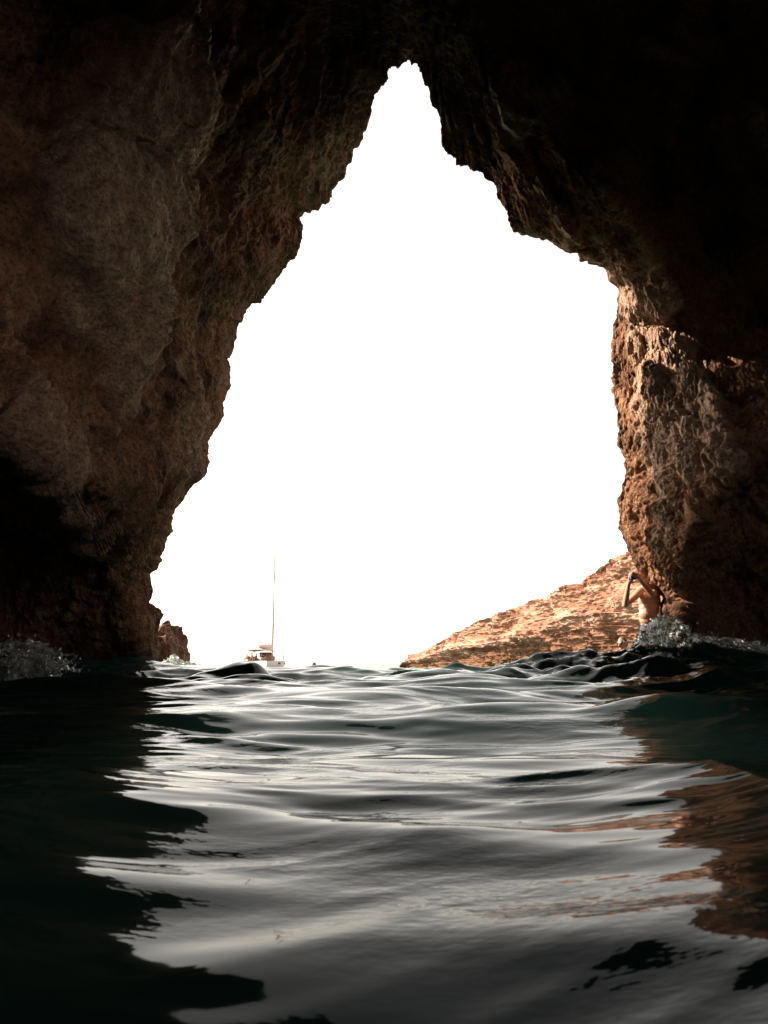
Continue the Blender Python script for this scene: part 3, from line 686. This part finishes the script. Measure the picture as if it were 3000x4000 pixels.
# ================================================================== MAN WITH CAMERA
YM = 12.15
def Q_(zx, zy, dy=0.0):           # pixel in the close-up crop -> world
    return P(2350 + zx / 4.74, 2200 + zy / 4.74, YM + dy)
root = P(2555, 2560, YM); man = empty('person', (root.x, YM, 0)); O = Vector((root.x, YM, 0))
tag(man, 'bare-chested man in dark shorts raising a small camera with both hands at the cave mouth', 'person')
def q(zx, zy, dy=0.0): return Q_(zx, zy, dy) - O
def hand(mb, wrist, palm, dirf, side, curl, sc=1.0):
    """palm lump plus four curled fingers and a thumb"""
    wrist = Vector(wrist); palm = Vector(palm); d = Vector(dirf).normalized(); s = Vector(side).normalized(); c = Vector(curl).normalized()
    mb.capsule(wrist, palm - d * .02, .026, .03)
    for k in (-1.5, -.5, .5, 1.5): mb.capsule(palm - d * .035 + s * k * .012, palm + d * .035 + s * k * .021, .016, .0125)
    for k, ln in ((-1.5, .062), (-.5, .078), (.5, .084), (1.5, .074)):
        a = palm + d * .035 + s * k * .022; b = a + d * ln * .5 + c * ln * .15; e = b + d * ln * .2 + c * ln * .35; f = e - d * ln * .08 + c * ln * .28
        mb.limb([a, b, e, f], [.0105, .010, .0092, .008], 8)
    a = palm - d * .03 + s * .035; b = a + s * .03 + d * .02 + c * .015; e = b + d * .03 + c * .02; mb.limb([a, b, e], [.014, .012, .0095], 8)
mb = MB()
sR = q(715, 520, -.02); sL = q(1010, 520, .02)
eR = q(438, 775, -.16); eL = q(935, 575, -.26)
wR = q(500, 385, -.30); wL = q(705, 300, -.34)
hR = q(535, 315, -.34); hL = q(650, 240, -.38)
mb.limb([sR, (sR + eR) / 2 + Vector((0, 0, -.005)), eR], [.062, .052, .042]); mb.limb([eR, eR.lerp(wR, .3), wR], [.042, .045, .027])
mb.limb([sL, (sL + eL) / 2, eL], [.064, .054, .044]); mb.limb([eL, eL.lerp(wL, .3), wL], [.044, .046, .027])
hand(mb, wR, hR, (.25, -.1, 1), (1, .1, -.2), (.6, .7, .1)); hand(mb, wL, hL, (-.9, -.1, .55), (.35, 0, .8), (-.5, .7, -.5))
# torso: chest, ribs, belly, pelvis
mb.ell(q(870, 560, .03), (.185, .125, .15)); mb.ell(q(885, 700, .03), (.175, .125, .15)); mb.ell(q(880, 840, .02), (.155, .12, .13))
mb.ell(q(860, 950, .0), (.140, .125, .12)); mb.ell(q(890, 1060, .02), (.150, .12, .10)); mb.ell(q(920, 1140, .03), (.155, .12, .11))
mb.capsule(sR, sL, .065, .065); mb.capsule(q(860, 470, .04), q(800, 370, -.02), .07, .055); mb.ell(q(800, 610, -.065), (.085, .05, .065)); mb.ell(q(930, 620, -.065), (.085, .05, .065))
for hx, kx, fx, kd in ((860, 800, 830, -.18), (990, 960, 1000, .0)):
    h_ = q(hx, 1180, .03); kn = q(kx, 1480, kd); ft = q(fx, 1830, .05); mb.limb([h_, h_.lerp(kn, .4), kn, kn.lerp(ft, .35), ft, ft + Vector((-.16, -.06, -.02))], [.095, .088, .06, .062, .042, .03])
# head, tipped towards the raised camera
hc = q(705, 262, -.06)
hrot = Matrix.Rotation(R(-42), 3, 'Y') @ Matrix.Rotation(R(28), 3, 'X')
def hp(x, y, z): return hc + hrot @ Vector((x, y, z))
mb.ell(hc, (.078, .098, .105), hrot); mb.ell(hp(0, -.02, -.06), (.06, .075, .065), hrot); mb.ell(hp(0, -.088, -.095), (.026, .02, .018), hrot)
mb.capsule(hp(0, -.095, .01), hp(0, -.118, -.03), .011, .016); mb.ell(hp(-.03, -.09, .02), (.022, .012, .008), hrot); mb.ell(hp(.03, -.09, .02), (.022, .012, .008), hrot)
mb.capsule(hp(-.02, -.098, -.062), hp(.02, -.098, -.062), .008, .008)
for s in (-1, 1): mb.ell(hp(s * .08, .005, -.01), (.012, .022, .034), hrot)
mb.fused('body', M_skin, man, .0065, 4)
for s in (-1, 1):
    mb = MB(); mb.ell(hp(s * .032, -.096, .004), (.012, .008, .008), hrot); mb.build('eye', M_hair, man, True)
mb = MB(); mb.ell(hp(0, .022, .018), (.080, .094, .100), hrot); mb.fused('hair', mat('cropped_reddish_hair', (.20, .08, .05), .8), man, .012, 2)
# navel
# shorts
mb = MB(); wc = q(925, 1120, .03); mb.ell(wc + Vector((0, 0, -.02)), (.172, .137, .10), Matrix.Rotation(R(-24), 3, 'Y'))
for hx, kx, kd in ((860, 800, -.18), (990, 960, .0)):
    h_ = q(hx, 1200, .03); kn = q(kx, 1480, kd); mb.limb([h_, h_.lerp(kn, .72)], [.115, .112])
sh = mb.fused('shorts', M_navy, man, .011, 3)
mb = MB()
for o_ in (0, .022): 
    a = q(815, 1130, -.16) + Vector((o_, 0, 0)); mb.tube([a, a + Vector((.004, -.008, -.06)), a + Vector((-.004, 0, -.12 - o_))], .006, 6)
mb.tube([q(800, 1135, -.155), q(850, 1150, -.16)], .008, 6); mb.build('drawstring', M_white, sh)
mb = MB(); c_ = wL.lerp(eL, .14); dd = (eL - wL).normalized(); mb.tube([c_, c_ + dd * .018], .036, 14, False); mb.build('wristband', mat('pale_blue_band', (.35, .6, .75), .5), man)
# camera
cc_ = q(585, 268, -.36) + O
gad = empty('compact_camera', cc_, R(25)); tag(gad, 'small blue and black compact camera held up by the bare-chested man', 'camera')
mb = MB(); mb.box((0, 0, 0), (.105, .035, .062)); bo = mb.build('body', mat('blue_metal', (.02, .05, .16), .35, .3), gad)
bv = bo.modifiers.new('b', 'BEVEL'); bv.width = .008; bv.segments = 3
mb = MB(); mb.tube([(.01, -.017, 0), (.01, -.034, 0)], [.024, .021], 20); mb.build('lens', mat('black_lens', (.01, .01, .012), .1), gad, True)
mb = MB(); mb.tube([(-.03, 0, .031), (-.03, 0, .037)], .008, 12); mb.build('shutter_button', mat('silver_button', (.6, .6, .6), .3, 1), gad)

# ================================================================== SWIMMERS
def swimmer(loc, face, scale, label, glasses=False, hairc=None, tilt=0.0, shoulders=True):
    e = empty('person', loc, face); tag(e, label, 'person')
    rt = Matrix.Rotation(tilt, 3, 'X')
    def h(x, y, z): return (rt @ Vector((x, y, z))) * scale
    mb = MB(); s_ = scale
    mb.ell(h(0, 0, 0), (.077 * s_, .098 * s_, .107 * s_), rt); mb.ell(h(0, -.02, -.062), (.06 * s_, .074 * s_, .062 * s_), rt); mb.ell(h(0, -.09, -.1), (.025 * s_, .02 * s_, .017 * s_), rt)
    mb.capsule(h(0, -.096, .01), h(0, -.120, -.03), .011 * s_, .017 * s_); mb.capsule(h(-.02, -.098, -.065), h(.02, -.098, -.065), .009 * s_, .009 * s_)
    for k in (-1, 1): mb.ell(h(k * .08, .008, -.01), (.012 * s_, .022 * s_, .033 * s_), rt); mb.ell(h(k * .03, -.092, .024), (.022 * s_, .011 * s_, .008 * s_), rt)
    mb.capsule(h(0, .02, -.05), (0, .04, -.2), .058 * s_, .065 * s_)
    if shoulders:
        mb.capsule((-.17, .05, -.27), (.17, .05, -.27), .075, .075); mb.limb([(0, .06, -.27), (0, .1, -.5), (0, .2, -.85)], [.15, .14, .13])
        for k in (-1, 1):
            mb.limb([(k * .2, .05, -.27), (k * .33, -.05, -.48), (k * .26, -.3, -.52)], [.06, .045, .03]); mb.limb([(k * .09, .2, -.85), (k * .1, .45, -1.1), (k * .1, .8, -1.3)], [.09, .06, .04])
            for f in range(4): mb.limb([(k * .26 + (f - 1.5) * .018, -.34, -.52), (k * .26 + (f - 1.5) * .026, -.42, -.53)], [.014, .009], 8)
            mb.limb([(k * .26 - k * .03, -.32, -.52), (k * .26 - k * .055, -.36, -.52)], [.014, .010], 8)
    mb.fused('body', M_skin2 if glasses else M_skin, e, .01, 3)
    mb = MB(); mb.ell(h(0, .026, .026), (.084 * s_, .094 * s_, .098 * s_), rt); mb.ell(h(0, .06, -.02), (.078 * s_, .055 * s_, .09 * s_), rt)
    mb.fused('hair', hairc or M_hair, e, .012, 2)
    if glasses:
        mb = MB()
        for k in (-1, 1): mb.ell(h(k * .034, -.100, .002), (.028 * s_, .010 * s_, .021 * s_), rt); mb.tube([h(k * .06, -.09, .008), h(k * .082, 0, .012)], .004, 5)
        mb.tube([h(-.01, -.106, .006), h(.01, -.106, .006)], .004, 5); mb.build('sunglasses', mat('dark_lenses', (.01, .008, .008), .15), e, True)
    else:
        for k in (-1, 1):
            mb = MB(); mb.ell(h(k * .03, -.094, .005), (.012 * s_, .007 * s_, .007 * s_), rt); mb.build('eye', M_hair, e, True)
    return e
w = P(2431, 2511, 15.5)
swimmer(w, R(-52), 1.0, 'swimmer with short brown hair and dark glasses, head above splash before the cliff', True, mat('short_brown_hair', (.09, .04, .025), .7), R(12))
w = P(1224, 2600, 34.0)
swimmer(w, R(-60), 1.05, 'distant swimmer, only a dark-haired head above the waves right of the yacht', False, None, R(0))

# ================================================================== SPLASHES
M_splash = mat('broken_water', (.66, .66, .62), .14, **{'Transmission Weight': .85, 'IOR': 1.333})
def _splash_nodes():
    m = M_splash; b = m.node_tree.nodes['Principled BSDF']
    g = N(m, 'ShaderNodeNewGeometry'); k = N(m, 'ShaderNodeMapping'); k.inputs['Scale'].default_value = (1, 1, .35); L(m, g.outputs['Position'], k.inputs['Vector'])
    n = noise_node(m, 9, 2, .5, k.outputs[0]); f = ramp(m, [(.48, (.9, .9, .9)), (.66, (.5, .5, .5))], n.outputs['Fac']); L(m, f.outputs[0], b.inputs['Transmission Weight'])
    n2 = noise_node(m, 7, 2, .5, k.outputs[0]); f2 = ramp(m, [(.42, (0, 0, 0)), (.46, (1, 1, 1))], n2.outputs['Fac']); L(m, f2.outputs[0], b.inputs['Alpha'])
_splash_nodes()
M_foam = mat('white_foam', (.82, .82, .80), .6)
def ico(c, r, mb, st=(1, 1, 1)): 
    t = 1.618; vs = [(-1, t, 0), (1, t, 0), (-1, -t, 0), (1, -t, 0), (0, -1, t), (0, 1, t), (0, -1, -t), (0, 1, -t), (t, 0, -1), (t, 0, 1), (-t, 0, -1), (-t, 0, 1)]
    fs = [(0, 11, 5), (0, 5, 1), (0, 1, 7), (0, 7, 10), (0, 10, 11), (1, 5, 9), (5, 11, 4), (11, 10, 2), (10, 7, 6), (7, 1, 8), (3, 9, 4), (3, 4, 2), (3, 2, 6), (3, 6, 8), (3, 8, 9), (4, 9, 5), (2, 4, 11), (6, 2, 10), (8, 6, 7), (9, 8, 1)]
    mb.add([(c[0] + v[0] * r * .525 * st[0], c[1] + v[1] * r * .525 * st[1], c[2] + v[2] * r * .525 * st[2]) for v in vs], fs)
def splash_sheet(name, prof, Y, depth, seed, label, foamy=.2, drops=300, spread=.5):
    """prof: list of (px, py_top) - a thrown-up ragged mound of water between the pixels, at distance Y"""
    pr = np.array(prof, float); NX = 260; NZ = 120
    pxs = np.linspace(pr[0, 0], pr[-1, 0], NX); tops = np.interp(pxs, pr[:, 0], pr[:, 1])
    X = (pxs - 1500) / FPX * Y * 1.0; H = (HOR - tops) / FPX * Y + CAMZ
    base = np.array([sea(a, Y - depth) for a in X]) - .05
    T = np.linspace(0, np.pi, NZ)
    V = np.zeros((NX, NZ, 3))
    for i in range(NX):
        V[i, :, 0] = X[i]; V[i, :, 1] = Y - np.cos(T) * depth; V[i, :, 2] = base[i] + (H[i] - base[i]) * np.sin(T) ** 1.3
    v = V.reshape(-1, 3); s = np.tile(np.sin(T), NX)
    n1 = ridged(v * np.array([5, 5, 3.5]), 2, seed) - .6; n2 = fbm(v * 8, 2, seed + 7); n3 = ridged(v * np.array([22, 22, 6]), 2, seed + 9)
    v[:, 2] += s * (n1 * .075 + n2 * .03 + .012 * n3); v[:, 1] += n1 * .07 + n2 * .02 + .02 * n3; v[:, 0] += s * (fbm(v * 9, 3, seed + 4) * .09)
    e = empty(name, (float(X.mean()), Y, 0)); tag(e, label, 'splash', kind='stuff'); off = np.array([float(X.mean()), Y, 0])
    me = grid_mesh('water_sheet', v - off, NX, NZ); o = link_mesh('water_sheet', me, M_splash, e)
    mb = MB(); rs_ = random.Random(seed)
    for k in range(drops):
        i = rs_.randrange(NX); h = base[i] + (H[i] - base[i]) * (rs_.random() ** .5) * (1 + spread * rs_.random() ** 3)
        r = .004 + .010 * rs_.random() ** 3; x = X[i] + rs_.gauss(0, .08); y = Y + rs_.gauss(-.1, depth * .7)
        ico((x - off[0], y - Y, h), r, mb, (1, 1, 1 + rs_.random()))
    mb.build('droplets', M_splash, e, True)
    mb = MB()
    for k in range(int(drops * foamy)):
        i = rs_.randrange(NX); h = base[i] + (H[i] - base[i]) * rs_.random() ** 1.2
        ico((X[i] - off[0] + rs_.gauss(0, .05), -depth * .7 * rs_.random(), h), .003 + .008 * rs_.random() ** 2, mb, (1.6, 1, .8))
    mb.build('foam_flecks', M_foam, e, True)
    return e
splash_sheet('splash', [(2385, 2590), (2450, 2575), (2478, 2508), (2500, 2498), (2520, 2482), (2555, 2438), (2600, 2424), (2640, 2440), (2668, 2490), (2730, 2505), (2850, 2520), (2960, 2530)], 10.2, .45, 501,
             'tall ragged splash of clear water around the legs of the man by the right wall', .25, 420, .6)
splash_sheet('splash', [(0, 2535), (60, 2520), (120, 2530), (180, 2545), (230, 2565), (300, 2590)], 8.2, .35, 601, 'pale splash of broken water against the dark left cave wall', 1.5, 350, .4)
splash_sheet('splash', [(600, 2606), (650, 2596), (690, 2574), (712, 2578), (735, 2596), (790, 2606)], 14.5, .3, 701, 'small white splash at the foot of the sunlit rock outcrop', 6, 200, .1)
# loose drops in the air in front of the far cliff
mb = MB(); rs_ = random.Random(3); off = Vector((1.6, 8.0, 0))
for k in range(230):
    pxx = rs_.gauss(2120, 130) if k < 170 else rs_.gauss(2560, 170); pyy = (2590 - abs(rs_.gauss(0, 45))) if k < 170 else 2560 - abs(rs_.gauss(0, 90))
    c = P(pxx, pyy, rs_.uniform(7, 9.5)) - off; ico(c, rs_.uniform(.003, .009), mb, (1, 1, 1.3))
o = mb.build('spray_droplets', M_foam, None, True); o.location = off; tag(o, 'fine white droplets flying in the air before the far cliff', 'spray', kind='stuff')

# ================================================================== LIGHT
sun_dir = Vector((-.78, .175, .57)).normalized()            # towards the sun
elev = math.asin(sun_dir.z); azi = math.atan2(sun_dir.x, sun_dir.y)
sd_ = bpy.data.lights.new('sun', 'SUN'); sd_.energy = 3.2; sd_.angle = R(.53); sd_.color = (1, .86, .70)
so = bpy.data.objects.new('sun', sd_); col.objects.link(so); so.rotation_euler = (-sun_dir).to_track_quat('-Z', 'Y').to_euler(); so.location = (-20, 20, 30)
wd = bpy.data.worlds.new('World'); scn.world = wd; wd.use_nodes = True
nt = wd.node_tree; bg = nt.nodes['Background']
sk = nt.nodes.new('ShaderNodeTexSky'); sk.sky_type = 'NISHITA'; sk.sun_disc = False; sk.sun_elevation = elev; sk.sun_rotation = azi
sk.dust_density = 1.5; sk.air_density = 1.0; sk.ozone_density = .5
hs = nt.nodes.new('ShaderNodeHueSaturation'); hs.inputs['Saturation'].default_value = .25; hs.inputs['Value'].default_value = 1.0
mw = nt.nodes.new('ShaderNodeMix'); mw.data_type = 'RGBA'; mw.blend_type = 'MULTIPLY'; mw.inputs[0].default_value = 1; mw.inputs[7].default_value = (1.0, .90, .79, 1)
nt.links.new(sk.outputs[0], hs.inputs['Color']); nt.links.new(hs.outputs[0], mw.inputs[6]); nt.links.new(mw.outputs[2], bg.inputs['Color'])
bg.inputs['Strength'].default_value = .15

scn.view_settings.view_transform = 'Standard'; scn.view_settings.look = 'None'
scn.view_settings.exposure = 1.85; scn.view_settings.gamma = 1
